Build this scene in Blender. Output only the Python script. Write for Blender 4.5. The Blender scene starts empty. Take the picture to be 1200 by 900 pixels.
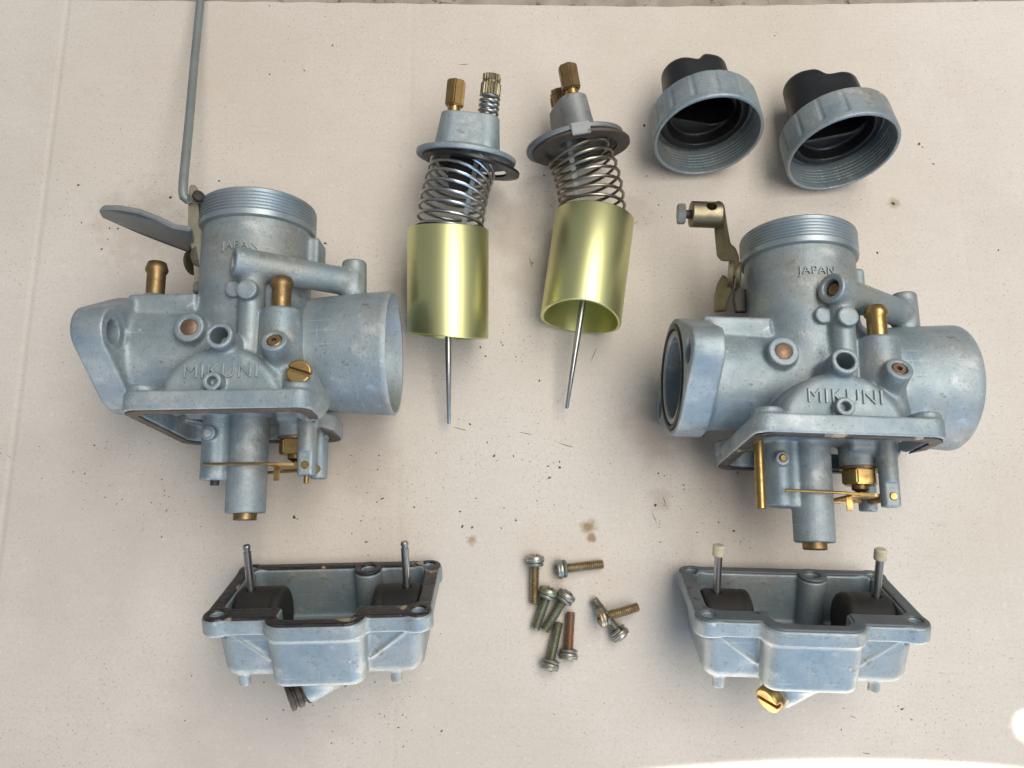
import bpy, bmesh, math, random
import numpy as np
from mathutils import Vector, Matrix
S = 0.001                                   # everything below is written in millimetres
C = bpy.context.scene.collection
R = math.radians

# ------------------------------------------------------------------ camera
TH, FP, DIST = R(11), 906.0, 330.0          # pitch off the vertical, focal length in photo pixels, distance
cam = bpy.data.cameras.new('camera')
cam.sensor_width = 36; cam.lens = FP / 1200 * 36
cam.clip_start = 0.01; cam.clip_end = 20
camo = bpy.data.objects.new('camera', cam); C.objects.link(camo)
camo.location = (0, -DIST * math.sin(TH) * S, DIST * math.cos(TH) * S)
camo.rotation_euler = (TH, 0, 0)
bpy.context.scene.camera = camo
CP = np.array([0, -DIST * math.sin(TH), DIST * math.cos(TH)])
CR = np.array([1., 0, 0]); CU = np.array([0, math.cos(TH), math.sin(TH)]); CF = np.array([0, math.sin(TH), -math.cos(TH)])
def ray(u, v): return CR * (u - 600) / FP - CU * (v - 450) / FP + CF
def at(u, v, z):                            # point at height z (mm) along a sight line
    r = ray(u, v); return CP + r * ((z - CP[2]) / r[2])

# ------------------------------------------------------------------ world, lights, exposure
sc = bpy.context.scene
w = bpy.data.worlds.new('World'); sc.world = w; w.use_nodes = True
w.node_tree.nodes['Background'].inputs[0].default_value = (0.86, 0.91, 1.0, 1)
w.node_tree.nodes['Background'].inputs[1].default_value = 0.30
def area(name, loc, size, power, col, target=(0, 0, 0), size_y=None):
    l = bpy.data.lights.new(name, 'AREA'); l.energy = power; l.color = col; l.size = size
    if size_y: l.shape = 'RECTANGLE'; l.size_y = size_y
    o = bpy.data.objects.new(name, l); C.objects.link(o); o.location = loc
    o.rotation_euler = (Vector(target) - Vector(loc)).to_track_quat('-Z', 'Y').to_euler()   # size_y runs up the slope, size across
    return o
area('skylight_overhead', (0.38, 0.15, 1.05), 1.5, 16.3, (1.0, 0.96, 0.885), target=(0, 0.15, 0), size_y=0.62)
area('open_sky_front', (0.30, -1.30, 0.42), 1.5, 9.5, (0.30, 0.59, 1.0), size_y=0.7)
def sun_patch(name, loc, target, size_deg, power, square, blend):
    l = bpy.data.lights.new(name, 'SPOT'); l.energy = power; l.color = (1, 0.95, 0.86)
    l.spot_size = R(size_deg); l.spot_blend = blend; l.use_square = square; l.shadow_soft_size = 0.003
    o = bpy.data.objects.new(name, l); C.objects.link(o); o.location = loc
    d = Vector(target) - Vector(loc)
    o.rotation_euler = d.to_track_quat('-Z', 'Y').to_euler()
    return o
la, lb = at(620, 900, 0) * S, at(1200, 882, 0) * S      # edge of the strip of direct sun at the bottom corner
ld = Vector(lb - la).normalized(); ln = Vector((ld.y, -ld.x, 0)); HS = 0.80
lc = Vector(la) + ld * 0.10 + ln * (HS + 0.0012)
so = sun_patch('sun_strip', (lc.x, lc.y, 1.6), lc, 2 * math.degrees(math.atan(HS / 1.6)), 1500, True, 0.006)
so.rotation_euler = (0, 0, math.atan2(ld.y, ld.x) + R(0.5))
pc = Vector(at(1205, 851, 0) * S)
sun_patch('sun_fleck', (pc.x, pc.y, 0.5), pc, 1.25, 60, False, 0.8)
sc.view_settings.view_transform = 'Standard'; sc.view_settings.look = 'None'
sc.view_settings.exposure = 0.0; sc.view_settings.gamma = 1.0
sc.cycles.use_denoising = True
sc.cycles.max_bounces = 8

# ------------------------------------------------------------------ materials
def mat(name, col, rough=0.5, metal=0.0, col2=None, nscale=60, spread=(0.35, 0.7), rough2=None,
        bump=0.0, bscale=400, spots=None, sscale=220, sthr=(0.66, 0.72), aniso=0, spec=0.5, stretch=(1, 1, 1), coord='Object', tint=None, tscale=16, tthr=(0.48, 0.68), tamt=0.6):
    m = bpy.data.materials.new(name); m.use_nodes = True
    nt = m.node_tree; n = nt.nodes; L = nt.links; b = n['Principled BSDF']
    b.inputs['Base Color'].default_value = (*col, 1); b.inputs['Roughness'].default_value = rough
    b.inputs['Metallic'].default_value = metal; b.inputs['Anisotropic'].default_value = aniso
    b.inputs['Specular IOR Level'].default_value = spec
    tc = n.new('ShaderNodeTexCoord'); mp = n.new('ShaderNodeMapping'); mp.inputs['Scale'].default_value = stretch
    L.new(tc.outputs[coord], mp.inputs[0])
    def noise(sc_, det=6, rg=0.6):
        t = n.new('ShaderNodeTexNoise'); t.inputs['Scale'].default_value = sc_
        t.inputs['Detail'].default_value = det; t.inputs['Roughness'].default_value = rg
        L.new(mp.outputs[0], t.inputs['Vector']); return t
    out = None
    if col2:
        t = noise(nscale); r = n.new('ShaderNodeMapRange')
        r.inputs['From Min'].default_value = spread[0]; r.inputs['From Max'].default_value = spread[1]
        L.new(t.outputs['Fac'], r.inputs['Value'])
        mx = n.new('ShaderNodeMix'); mx.data_type = 'RGBA'
        mx.inputs['A'].default_value = (*col, 1); mx.inputs['B'].default_value = (*col2, 1)
        L.new(r.outputs[0], mx.inputs['Factor']); out = mx.outputs['Result']
        if rough2 is not None:
            rr = n.new('ShaderNodeMapRange'); rr.inputs['To Min'].default_value = rough; rr.inputs['To Max'].default_value = rough2
            L.new(r.outputs[0], rr.inputs['Value']); L.new(rr.outputs[0], b.inputs['Roughness'])
    if tint:
        t4 = noise(tscale, 7, 0.65); r4 = n.new('ShaderNodeMapRange')
        r4.inputs['From Min'].default_value = tthr[0]; r4.inputs['From Max'].default_value = tthr[1]; r4.inputs['To Max'].default_value = tamt
        L.new(t4.outputs['Fac'], r4.inputs['Value'])
        mx4 = n.new('ShaderNodeMix'); mx4.data_type = 'RGBA'; L.new(out, mx4.inputs['A'])
        mx4.inputs['B'].default_value = (*tint, 1); L.new(r4.outputs[0], mx4.inputs['Factor']); out = mx4.outputs['Result']
    if spots:
        t2 = noise(sscale, 4, 0.55); r2 = n.new('ShaderNodeMapRange')
        r2.inputs['From Min'].default_value = sthr[0]; r2.inputs['From Max'].default_value = sthr[1]
        L.new(t2.outputs['Fac'], r2.inputs['Value'])
        mx2 = n.new('ShaderNodeMix'); mx2.data_type = 'RGBA'
        if out: L.new(out, mx2.inputs['A'])
        else: mx2.inputs['A'].default_value = (*col, 1)
        mx2.inputs['B'].default_value = (*spots, 1); L.new(r2.outputs[0], mx2.inputs['Factor']); out = mx2.outputs['Result']
    if out: L.new(out, b.inputs['Base Color'])
    if bump:
        t3 = noise(bscale, 5, 0.6); bp = n.new('ShaderNodeBump'); bp.inputs['Strength'].default_value = bump
        bp.inputs['Distance'].default_value = 0.0004
        L.new(t3.outputs['Fac'], bp.inputs['Height']); L.new(bp.outputs[0], b.inputs['Normal'])
    return m
M = {}
def cast_material():
    m = bpy.data.materials.new('cast_zinc'); m.use_nodes = True
    nt = m.node_tree; n = nt.nodes; L = nt.links; b = n['Principled BSDF']
    b.inputs['Metallic'].default_value = 0.5
    tc = n.new('ShaderNodeTexCoord')
    def vec(sc_=(1, 1, 1), rot=(0, 0, 0)):
        mp = n.new('ShaderNodeMapping'); mp.inputs['Scale'].default_value = sc_; mp.inputs['Rotation'].default_value = rot
        L.new(tc.outputs['Object'], mp.inputs[0]); return mp.outputs[0]
    def noise(v, s_, det=6, rg=0.6):
        t = n.new('ShaderNodeTexNoise'); t.inputs['Scale'].default_value = s_; t.inputs['Detail'].default_value = det
        t.inputs['Roughness'].default_value = rg; L.new(v, t.inputs['Vector']); return t.outputs['Fac']
    def rng(v, a, c, lo=0., hi=1.):
        r = n.new('ShaderNodeMapRange'); r.inputs['From Min'].default_value = a; r.inputs['From Max'].default_value = c
        r.inputs['To Min'].default_value = lo; r.inputs['To Max'].default_value = hi; L.new(v, r.inputs['Value']); return r.outputs[0]
    def mix(fac, A, B):
        x = n.new('ShaderNodeMix'); x.data_type = 'RGBA'; L.new(fac, x.inputs['Factor'])
        for k, v in (('A', A), ('B', B)):
            if isinstance(v, tuple): x.inputs[k].default_value = (*v, 1)
            else: L.new(v, x.inputs[k])
        return x.outputs['Result']
    v = vec()
    col = mix(rng(noise(v, 45, 7, 0.65), 0.34, 0.66), (0.205, 0.265, 0.298), (0.370, 0.408, 0.420))      # blue-grey to pale grey skin
    col = mix(rng(noise(v, 22, 7, 0.7), 0.50, 0.70, 0, 0.75), col, (0.215, 0.20, 0.16))                   # brownish fuel stain
    col = mix(rng(noise(v, 95, 6, 0.7), 0.56, 0.70, 0, 0.65), col, (0.52, 0.535, 0.53))                     # chalky oxide
    col = mix(rng(noise(v, 800, 3, 0.6), 0.60, 0.72, 0, 0.55), col, (0.12, 0.12, 0.11))                     # pits
    col = mix(rng(noise(v, 170, 5, 0.7), 0.62, 0.70, 0, 0.6), col, (0.13, 0.125, 0.105))                    # grime flecks
    for k, (sc_, rot) in enumerate((((60, 900, 60), (0.3, 0.2, 0.5)), ((900, 50, 50), (0.1, 0.6, 0.2)))):      # fine scratches
        col = mix(rng(noise(vec(sc_, rot), 1.0, 3, 0.5), 0.66, 0.73, 0, 0.24), col, (0.55, 0.57, 0.58))
    g = n.new('ShaderNodeNewGeometry')
    col = mix(rng(g.outputs['Pointiness'], 0.53, 0.62, 0, 0.55), col, (0.56, 0.575, 0.575))                 # rubbed edges
    L.new(col, b.inputs['Base Color'])
    L.new(rng(noise(v, 60, 5), 0.3, 0.7, 0.40, 0.66), b.inputs['Roughness'])
    bp = n.new('ShaderNodeBump'); bp.inputs['Strength'].default_value = 0.40; bp.inputs['Distance'].default_value = 0.0004
    L.new(noise(v, 1400, 5, 0.65), bp.inputs['Height']); L.new(bp.outputs[0], b.inputs['Normal'])
    return m
M['cast'] = cast_material()
M['cast_dark'] = mat('cast_zinc_grimy', (0.17, 0.18, 0.18), 0.5, 0.5, (0.30, 0.31, 0.31), 45, (0.36, 0.68), 0.6, 0.18, 800, (0.12, 0.10, 0.08), 260, (0.60, 0.74))
M['machined'] = mat('machined_zinc', (0.25, 0.31, 0.34), 0.38, 0.65, (0.37, 0.405, 0.415), 60, (0.35, 0.7), 0.44, 0.08, 1200, (0.30, 0.30, 0.28), 330, (0.68, 0.75))
M['brass'] = mat('brass', (0.45, 0.31, 0.12), 0.32, 1.0, (0.27, 0.17, 0.075), 240, (0.4, 0.7), 0.45, 0.1, 1500)
M['brass_old'] = mat('tarnished_brass', (0.36, 0.24, 0.11), 0.40, 0.95, (0.20, 0.13, 0.07), 220, (0.35, 0.65), 0.55, 0.15, 1500)
M['copper'] = mat('copper', (0.27, 0.165, 0.115), 0.45, 0.75, (0.17, 0.11, 0.08), 500, (0.35, 0.65), 0.55, 0.1, 1500)
M['gold'] = mat('gold_chromate', (0.70, 0.685, 0.36), 0.36, 1.0, (0.60, 0.60, 0.27), 40, (0.35, 0.7), 0.46, 0.06, 260, None, stretch=(1, 0.06, 1))
M['steel'] = mat('steel', (0.46, 0.47, 0.47), 0.30, 1.0, (0.32, 0.31, 0.30), 250, (0.4, 0.75), 0.42)
M['rod'] = mat('grey_rod', (0.27, 0.30, 0.30), 0.48, 0.5, (0.22, 0.24, 0.23), 120, (0.35, 0.7), 0.6, 0.1, 900)
M['zincplate'] = mat('yellow_zinc_plate', (0.27, 0.245, 0.165), 0.36, 0.9, (0.19, 0.15, 0.09), 130, (0.38, 0.68), 0.5, 0.1, 900, (0.16, 0.10, 0.06), 260, (0.66, 0.75))
M['greyplate'] = mat('dull_zinc_plate', (0.28, 0.28, 0.25), 0.42, 0.75, (0.20, 0.19, 0.155), 120, (0.38, 0.68), 0.55, 0.12, 900, (0.15, 0.12, 0.10), 260, (0.66, 0.75))
M['screwgreen'] = mat('greenish_zinc', (0.36, 0.38, 0.30), 0.36, 0.85, (0.26, 0.24, 0.16), 320, (0.38, 0.68), 0.5)
M['screwred'] = mat('coppery_zinc', (0.42, 0.27, 0.19), 0.40, 0.85, (0.36, 0.28, 0.20), 320, (0.38, 0.68), 0.5)
M['screwgrey'] = mat('grey_zinc', (0.42, 0.42, 0.385), 0.36, 0.85, (0.27, 0.24, 0.18), 320, (0.38, 0.68), 0.5)
M['screwgold'] = mat('gold_zinc', (0.46, 0.41, 0.30), 0.36, 0.9, (0.34, 0.24, 0.13), 320, (0.38, 0.68), 0.5)
M['rubber'] = mat('black_rubber', (0.007, 0.0075, 0.009), 0.34, 0, (0.011, 0.011, 0.012), 80, (0.4, 0.7), 0.5)
M['slate'] = mat('rim_dark_reflection', (0.10, 0.115, 0.125), 0.55, 0.35, (0.15, 0.165, 0.175), 70, (0.35, 0.7), 0.65, 0.15, 900, (0.05, 0.05, 0.05), 200, (0.62, 0.72))  # rim's dark reflection put into the slate tone, plus stain spots
M['wire'] = mat('spring_wire', (0.33, 0.31, 0.26), 0.32, 1.0, (0.19, 0.16, 0.12), 120, (0.4, 0.7), 0.45)
M['dullsteel'] = mat('dull_steel', (0.19, 0.20, 0.20), 0.5, 0.4, (0.27, 0.27, 0.25), 90, (0.35, 0.7), 0.6, 0.12, 900)
M['paleplate'] = mat('pale_zinc_plate', (0.40, 0.38, 0.31), 0.42, 0.7, (0.29, 0.25, 0.18), 140, (0.38, 0.68), 0.55, 0.12, 900, (0.16, 0.11, 0.08), 300, (0.66, 0.75))
M['float'] = mat('float_rubber', (0.010, 0.008, 0.007), 0.6, 0, (0.020, 0.016, 0.013), 120, (0.4, 0.7), 0.7)
M['gasket'] = mat('gasket_black', (0.012, 0.012, 0.014), 0.28, 0, (0.035, 0.028, 0.024), 140, (0.45, 0.7), 0.6, 0.9, 600, (0.30, 0.24, 0.17), 110, (0.60, 0.64))
M['gasketbrown'] = mat('gasket_paper', (0.060, 0.045, 0.034), 0.6, 0, (0.11, 0.085, 0.06), 120, (0.45, 0.7), 0.8, 0.3, 700)
M['dark'] = mat('dark_deposit', (0.030, 0.026, 0.022), 0.6, 0.2, (0.07, 0.055, 0.04), 400, (0.4, 0.7))
M['nylon'] = mat('ivory_nylon', (0.52, 0.47, 0.35), 0.45, 0, (0.40, 0.35, 0.25), 400, (0.4, 0.7))
M['dirt'] = mat('dirt', (0.075, 0.058, 0.045), 0.9, 0, (0.16, 0.125, 0.10), 700, (0.4, 0.7))

def board_material():
    m = bpy.data.materials.new('cardboard'); m.use_nodes = True
    nt = m.node_tree; n = nt.nodes; L = nt.links; b = n['Principled BSDF']
    b.inputs['Roughness'].default_value = 0.85; b.inputs['Specular IOR Level'].default_value = 0.25
    g = n.new('ShaderNodeNewGeometry'); pos = g.outputs['Position']
    def mapping(scale, rot=(0, 0, 0)):
        mp = n.new('ShaderNodeMapping'); mp.inputs['Scale'].default_value = scale; mp.inputs['Rotation'].default_value = rot
        L.new(pos, mp.inputs[0]); return mp.outputs[0]
    def noise(vec, s, det=5, rg=0.6):
        t = n.new('ShaderNodeTexNoise'); t.inputs['Scale'].default_value = s; t.inputs['Detail'].default_value = det
        t.inputs['Roughness'].default_value = rg; L.new(vec, t.inputs['Vector']); return t.outputs['Fac']
    def rng(v, a, c, lo=0., hi=1.):
        r = n.new('ShaderNodeMapRange'); r.inputs['From Min'].default_value = a; r.inputs['From Max'].default_value = c
        r.inputs['To Min'].default_value = lo; r.inputs['To Max'].default_value = hi
        r.interpolation_type = 'SMOOTHSTEP'; L.new(v, r.inputs['Value']); return r.outputs[0]
    def mul(a, c):
        t = n.new('ShaderNodeMath'); t.operation = 'MULTIPLY'
        L.new(a, t.inputs[0])
        if isinstance(c, float): t.inputs[1].default_value = c
        else: L.new(c, t.inputs[1])
        return t.outputs[0]
    def mix(fac, A, B):
        x = n.new('ShaderNodeMix'); x.data_type = 'RGBA'; L.new(fac, x.inputs['Factor'])
        for k, v in (('A', A), ('B', B)):
            if isinstance(v, tuple): x.inputs[k].default_value = (*v, 1)
            else: L.new(v, x.inputs[k])
        return x.outputs['Result']
    iso = mapping((1, 1, 1)); hor = mapping((1, 6, 1), (0, 0, R(2)))
    col = mix(rng(noise(iso, 9, 4), 0.3, 0.7), (0.560, 0.500, 0.434), (0.620, 0.564, 0.502))     # broad tone
    col = mix(mul(rng(noise(hor, 60, 6), 0.46, 0.74), 0.14), col, (0.455, 0.395, 0.335))           # fibre streaks
    col = mix(mul(rng(noise(iso, 900, 3, 0.7), 0.46, 0.74), 0.40), col, (0.42, 0.355, 0.30))      # fine grain
    col = mix(mul(rng(noise(iso, 500, 2), 0.62, 0.72), 0.35), col, (0.74, 0.70, 0.655))             # pale fibres
    cl = rng(noise(iso, 16, 3), 0.36, 0.62, 0.25, 1.0)                                                        # specks come in patches
    col = mix(mul(mul(rng(noise(iso, 1000, 2, 0.5), 0.66, 0.70), cl), 0.75), col, (0.24, 0.195, 0.16))
    col = mix(mul(mul(rng(noise(hor, 150, 4, 0.65), 0.63, 0.73), cl), 0.55), col, (0.30, 0.25, 0.21))
    def stain_shade(u, v, rad, tint, s, nz=140, amount=0.5):                                                # stains and painted shadow smudges with a ragged rim
        p = at(u, v, 0) * S
        d = n.new('ShaderNodeVectorMath'); d.operation = 'DISTANCE'; L.new(pos, d.inputs[0]); d.inputs[1].default_value = tuple(p)
        a = n.new('ShaderNodeMath'); a.operation = 'MULTIPLY_ADD'; L.new(noise(iso, nz, 4), a.inputs[0])
        a.inputs[1].default_value = rad * S * 1.4; L.new(d.outputs['Value'], a.inputs[2])
        return mul(rng(a.outputs[0], rad * S * 0.9, rad * S * 1.6, min(0.95, amount * 1.3), 0.0), 1.0), tint
    for args in ((690, 618, 5.0, (0.30, 0.21, 0.11), 0, 200, 0.9), (694, 630, 3.0, (0.30, 0.21, 0.12), 0, 300, 0.7),
                 (553, 633, 3.0, (0.36, 0.27, 0.18), 0, 300, 0.7), (775, 585, 7.0, (0.46, 0.39, 0.33), 0, 200, 0.5),
                 (605, 265, 22., (0.38, 0.31, 0.25), 0, 90, 0.42), (160, 262, 30., (0.40, 0.33, 0.28), 0, 160, 0.34), (620, 320, 18., (0.40, 0.33, 0.27), 0, 120, 0.35), (480, 340, 14., (0.40, 0.33, 0.27), 0, 120, 0.35), (430, 540, 26., (0.42, 0.35, 0.29), 0, 120, 0.28), (770, 500, 24., (0.42, 0.34, 0.27), 0, 110, 0.38), (70, 620, 60., (0.44, 0.38, 0.33), 0, 60, 0.22), (740, 250, 14., (0.42, 0.35, 0.29), 0, 140, 0.35), (300, 850, 60., (0.42, 0.37, 0.33), 0, 60, 0.28),  # shadows beside slides, bell and flange painted in; also a dirt patch, broad smudges
                 (1048, 238, 4.0, (0.36, 0.29, 0.2), 0, 250, 0.6), (250, 100, 10., (0.56, 0.47, 0.36), 0, 200, 0.25)):
        f, t = stain_shade(*args); col = mix(f, col, t)
    L.new(col, b.inputs['Base Color'])
    bp = n.new('ShaderNodeBump'); bp.inputs['Strength'].default_value = 0.35; bp.inputs['Distance'].default_value = 0.0003
    a = n.new('ShaderNodeMath'); a.operation = 'ADD'; L.new(noise(iso, 700, 4), a.inputs[0]); L.new(noise(iso, 140, 5), a.inputs[1])
    sx = n.new('ShaderNodeSeparateXYZ'); L.new(pos, sx.inputs[0]); hgt = a.outputs[0]
    for u, depth, wob in ((55, 3.0, 0.002), (478, 0.9, 0.006), (1120, 0.9, 0.006)):                      # soft creases running away from the viewer
        x0 = float(at(u, 200, 0)[0]) * S
        w_ = n.new('ShaderNodeMath'); w_.operation = 'MULTIPLY_ADD'; L.new(noise(mapping((2, 9, 1)), 1.0, 3), w_.inputs[0]); w_.inputs[1].default_value = wob; L.new(sx.outputs['X'], w_.inputs[2])
        dx = n.new('ShaderNodeMath'); dx.operation = 'SUBTRACT'; L.new(w_.outputs[0], dx.inputs[0]); dx.inputs[1].default_value = x0 + wob * 0.5
        ab = n.new('ShaderNodeMath'); ab.operation = 'ABSOLUTE'; L.new(dx.outputs[0], ab.inputs[0])
        r_ = rng(ab.outputs[0], 0.0, 0.0022, -depth, 0.0)
        ad = n.new('ShaderNodeMath'); ad.operation = 'ADD'; L.new(hgt, ad.inputs[0]); L.new(r_, ad.inputs[1]); hgt = ad.outputs[0]
    L.new(hgt, bp.inputs['Height']); L.new(bp.outputs[0], b.inputs['Normal'])
    return m
M['board'] = board_material()
M['ground'] = mat('concrete', (0.26, 0.22, 0.18), 0.9, 0, (0.38, 0.33, 0.28), 90, (0.35, 0.65), None, 0.8, 300, (0.10, 0.085, 0.07), 160, (0.60, 0.68))

# ------------------------------------------------------------------ object helpers
def obj(name, me, m, parent=None, M4=None):
    o = bpy.data.objects.new(name, me); C.objects.link(o)
    if m is not None and len(me.materials) == 0: me.materials.append(M[m] if isinstance(m, str) else m)
    if parent: o.parent = parent
    if M4 is not None: o.matrix_basis = M4
    return o
def thing(name, label, cat, loc=(0, 0, 0), rot=None, group=None):
    o = bpy.data.objects.new(name, None); C.objects.link(o); o.empty_display_size = 0.01
    o.location = Vector([c * S for c in loc])
    if rot is not None: o.rotation_euler = rot.to_euler()
    o['label'] = label; o['category'] = cat
    if group: o['group'] = group
    return o
def tag(o, label, cat, group=None):
    o['label'] = label; o['category'] = cat
    if group: o['group'] = group
    return o
def mesh(verts, faces, smooth=True, angle=35):
    me = bpy.data.meshes.new('m')
    me.from_pydata([tuple(float(c) * S for c in v) for v in verts], [], faces)
    me.validate(); 
    bm = bmesh.new(); bm.from_mesh(me); bmesh.ops.recalc_face_normals(bm, faces=bm.faces); bm.to_mesh(me); bm.free()
    if smooth:
        me.shade_smooth(); me.set_sharp_from_angle(angle=R(angle))
    return me
def frame(d, up=(0, 0, 1)):
    d = Vector(d).normalized(); u = Vector(up)
    if abs(d.dot(u)) > 0.95: u = Vector((1, 0, 0))
    x = d.cross(u).normalized(); y = x.cross(d).normalized()
    return x, y, d
def lathe(profile, p0=(0, 0, 0), axis=(0, 1, 0), n=48, closed=True, smooth=True, angle=35):
    """profile: list of (radius, along); a closed ring of the profile when closed, else capped ends"""
    x, y, d = frame(axis); o = Vector(p0); V = []; F = []
    k = len(profile)
    for i in range(n):
        a = 2 * math.pi * i / n; e = x * math.cos(a) + y * math.sin(a)
        for r, t in profile: V.append(o + d * t + e * r)
    for i in range(n):
        j = (i + 1) % n
        for q in range(k if closed else k - 1):
            q2 = (q + 1) % k
            F.append((i * k + q, j * k + q, j * k + q2, i * k + q2))
    if not closed:
        if profile[0][0] > 1e-6: F.append(tuple(i * k for i in range(n)))
        if profile[-1][0] > 1e-6: F.append(tuple(i * k + k - 1 for i in range(n)))
    return mesh(V, F, smooth, angle)
def tube(path, r, n=12, caps=True, closed=False):
    P = [Vector(p) for p in path]; V = []; F = []; prev = None
    N = len(P)
    for i, p in enumerate(P):
        t = (P[min(i + 1, N - 1)] - P[max(i - 1, 0)]).normalized()
        if prev is None: x, y, _ = frame(t)
        else:
            x = (prev - t * prev.dot(t)).normalized(); y = t.cross(x)
        prev = x
        ri = r[i] if hasattr(r, '__len__') else r
        for k in range(n):
            a = 2 * math.pi * k / n; V.append(p + (x * math.cos(a) + y * math.sin(a)) * ri)
    for i in range(N - 1):
        for k in range(n):
            k2 = (k + 1) % n; F.append((i * n + k, i * n + k2, (i + 1) * n + k2, (i + 1) * n + k))
    if caps: F.append(tuple(range(n))); F.append(tuple((N - 1) * n + k for k in range(n)))
    return mesh(V, F)
def plate(pts, thick, nrm=None, bev=0.3):
    """flat plate from a ring of 3-D points, thickened along its normal"""
    P = [Vector(p) for p in pts]
    if nrm is None:
        nrm = Vector((0, 0, 0))
        for i in range(len(P)): nrm += P[i].cross(P[(i + 1) % len(P)])
    nn = Vector(nrm).normalized() * thick * 0.5; k = len(P)
    bm = bmesh.new()
    a = [bm.verts.new(p + nn) for p in P]; b = [bm.verts.new(p - nn) for p in P]
    bm.faces.new(a); bm.faces.new(b[::-1])
    for i in range(k): bm.faces.new((a[i], a[(i + 1) % k], b[(i + 1) % k], b[i]))
    bmesh.ops.recalc_face_normals(bm, faces=bm.faces)
    if bev: bmesh.ops.bevel(bm, geom=bm.edges[:], offset=bev, segments=2, affect='EDGES', clamp_overlap=True)
    bmesh.ops.scale(bm, vec=(S, S, S), verts=bm.verts)
    me = bpy.data.meshes.new('m'); bm.to_mesh(me); bm.free(); me.shade_smooth(); me.set_sharp_from_angle(angle=R(40))
    return me
def prism(n, r, p0, axis, length, bev=0.35, phase=0.0):
    x, y, d = frame(axis); o = Vector(p0) + d * (length / 2)
    pts = [o + (x * math.cos(2 * math.pi * i / n + phase) + y * math.sin(2 * math.pi * i / n + phase)) * r for i in range(n)]
    return plate(pts, length, d, bev)

# ------------------------------------------------------------------ solid modelling on a grid (castings with real fillets)
class Solid:
    def __init__(s, lo, hi, h):
        s.h = h; s.lo = np.array(lo, float)
        s.ax = [np.arange(lo[i], hi[i] + h, h, dtype=np.float32) for i in range(3)]
        s.f = np.full([len(a) for a in s.ax], 50., np.float32)
    def _block(s, lo, hi, pad):
        sl = []
        for i in range(3):
            a = max(0, int((lo[i] - pad - s.lo[i]) / s.h)); b = min(len(s.ax[i]), int((hi[i] + pad - s.lo[i]) / s.h) + 2)
            sl.append(slice(a, max(a, b)))
        X = s.ax[0][sl[0]][:, None, None]; Y = s.ax[1][sl[1]][None, :, None]; Z = s.ax[2][sl[2]][None, None, :]
        return tuple(sl), X, Y, Z
    def add(s, prim, k=1.0):
        fn, lo, hi = prim; sl, X, Y, Z = s._block(lo, hi, k + 2)
        b = fn(X, Y, Z); a = s.f[sl]
        h = np.clip(0.5 + 0.5 * (a - b) / k, 0, 1); s.f[sl] = a * (1 - h) + b * h - k * h * (1 - h)
    def cut(s, prim, k=0.3):
        fn, lo, hi = prim; sl, X, Y, Z = s._block(lo, hi, k + 2)
        b = -fn(X, Y, Z); a = s.f[sl]
        h = np.clip(0.5 - 0.5 * (a - b) / k, 0, 1); s.f[sl] = a * (1 - h) + b * h + k * h * (1 - h)
    def mesh(s):
        f = s.f; f[0] = f[-1] = 1; f[:, 0] = f[:, -1] = 1; f[:, :, 0] = f[:, :, -1] = 1
        ins = f < 0
        n = np.array(f.shape) - 1
        cnt = np.zeros(n, np.int8)
        for i in (0, 1):
            for j in (0, 1):
                for k in (0, 1): cnt += ins[i:i + n[0], j:j + n[1], k:k + n[2]]
        act = np.argwhere((cnt > 0) & (cnt < 8)); idx = np.full(n, -1, np.int32)
        idx[act[:, 0], act[:, 1], act[:, 2]] = np.arange(len(act))
        acc = np.zeros((len(act), 3)); num = np.zeros(len(act))
        for axis in range(3):
            o1, o2 = [a for a in range(3) if a != axis]
            for i in (0, 1):
                for j in (0, 1):
                    c = act.copy(); c[:, o1] += i; c[:, o2] += j
                    e = c.copy(); e[:, axis] += 1
                    fa = f[c[:, 0], c[:, 1], c[:, 2]]; fb = f[e[:, 0], e[:, 1], e[:, 2]]
                    m = (fa < 0) != (fb < 0)
                    t = np.where(m, fa / np.where(m, fa - fb, 1), 0)
                    off = np.zeros((len(act), 3)); off[:, o1] = i; off[:, o2] = j; off[:, axis] = t
                    acc += off * m[:, None]; num += m
        V = (act + acc / num[:, None]) * s.h + s.lo
        Q = []
        for axis in range(3):
            o1, o2 = [(1, 2), (2, 0), (0, 1)][axis]
            sl0 = [slice(None)] * 3; sl1 = [slice(None)] * 3
            sl0[axis] = slice(0, -1); sl1[axis] = slice(1, None)
            e = np.argwhere(ins[tuple(sl0)] != ins[tuple(sl1)])
            flip = ins[e[:, 0], e[:, 1], e[:, 2]]
            q = []
            for a, b in ((0, 0), (-1, 0), (-1, -1), (0, -1)):
                c = e.copy(); c[:, o1] += a; c[:, o2] += b; q.append(idx[c[:, 0], c[:, 1], c[:, 2]])
            q = np.stack(q, 1); q[~flip] = q[~flip][:, ::-1]; Q.append(q)
        Q = np.concatenate(Q)
        me = bpy.data.meshes.new('m'); me.vertices.add(len(V)); me.vertices.foreach_set('co', (V * S).astype(np.float32).ravel())
        me.loops.add(len(Q) * 4); me.loops.foreach_set('vertex_index', Q.ravel().astype(np.int32))
        me.polygons.add(len(Q)); me.polygons.foreach_set('loop_start', np.arange(0, len(Q) * 4, 4, dtype=np.int32))
        me.update(calc_edges=True); me.shade_smooth()
        return me
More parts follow.
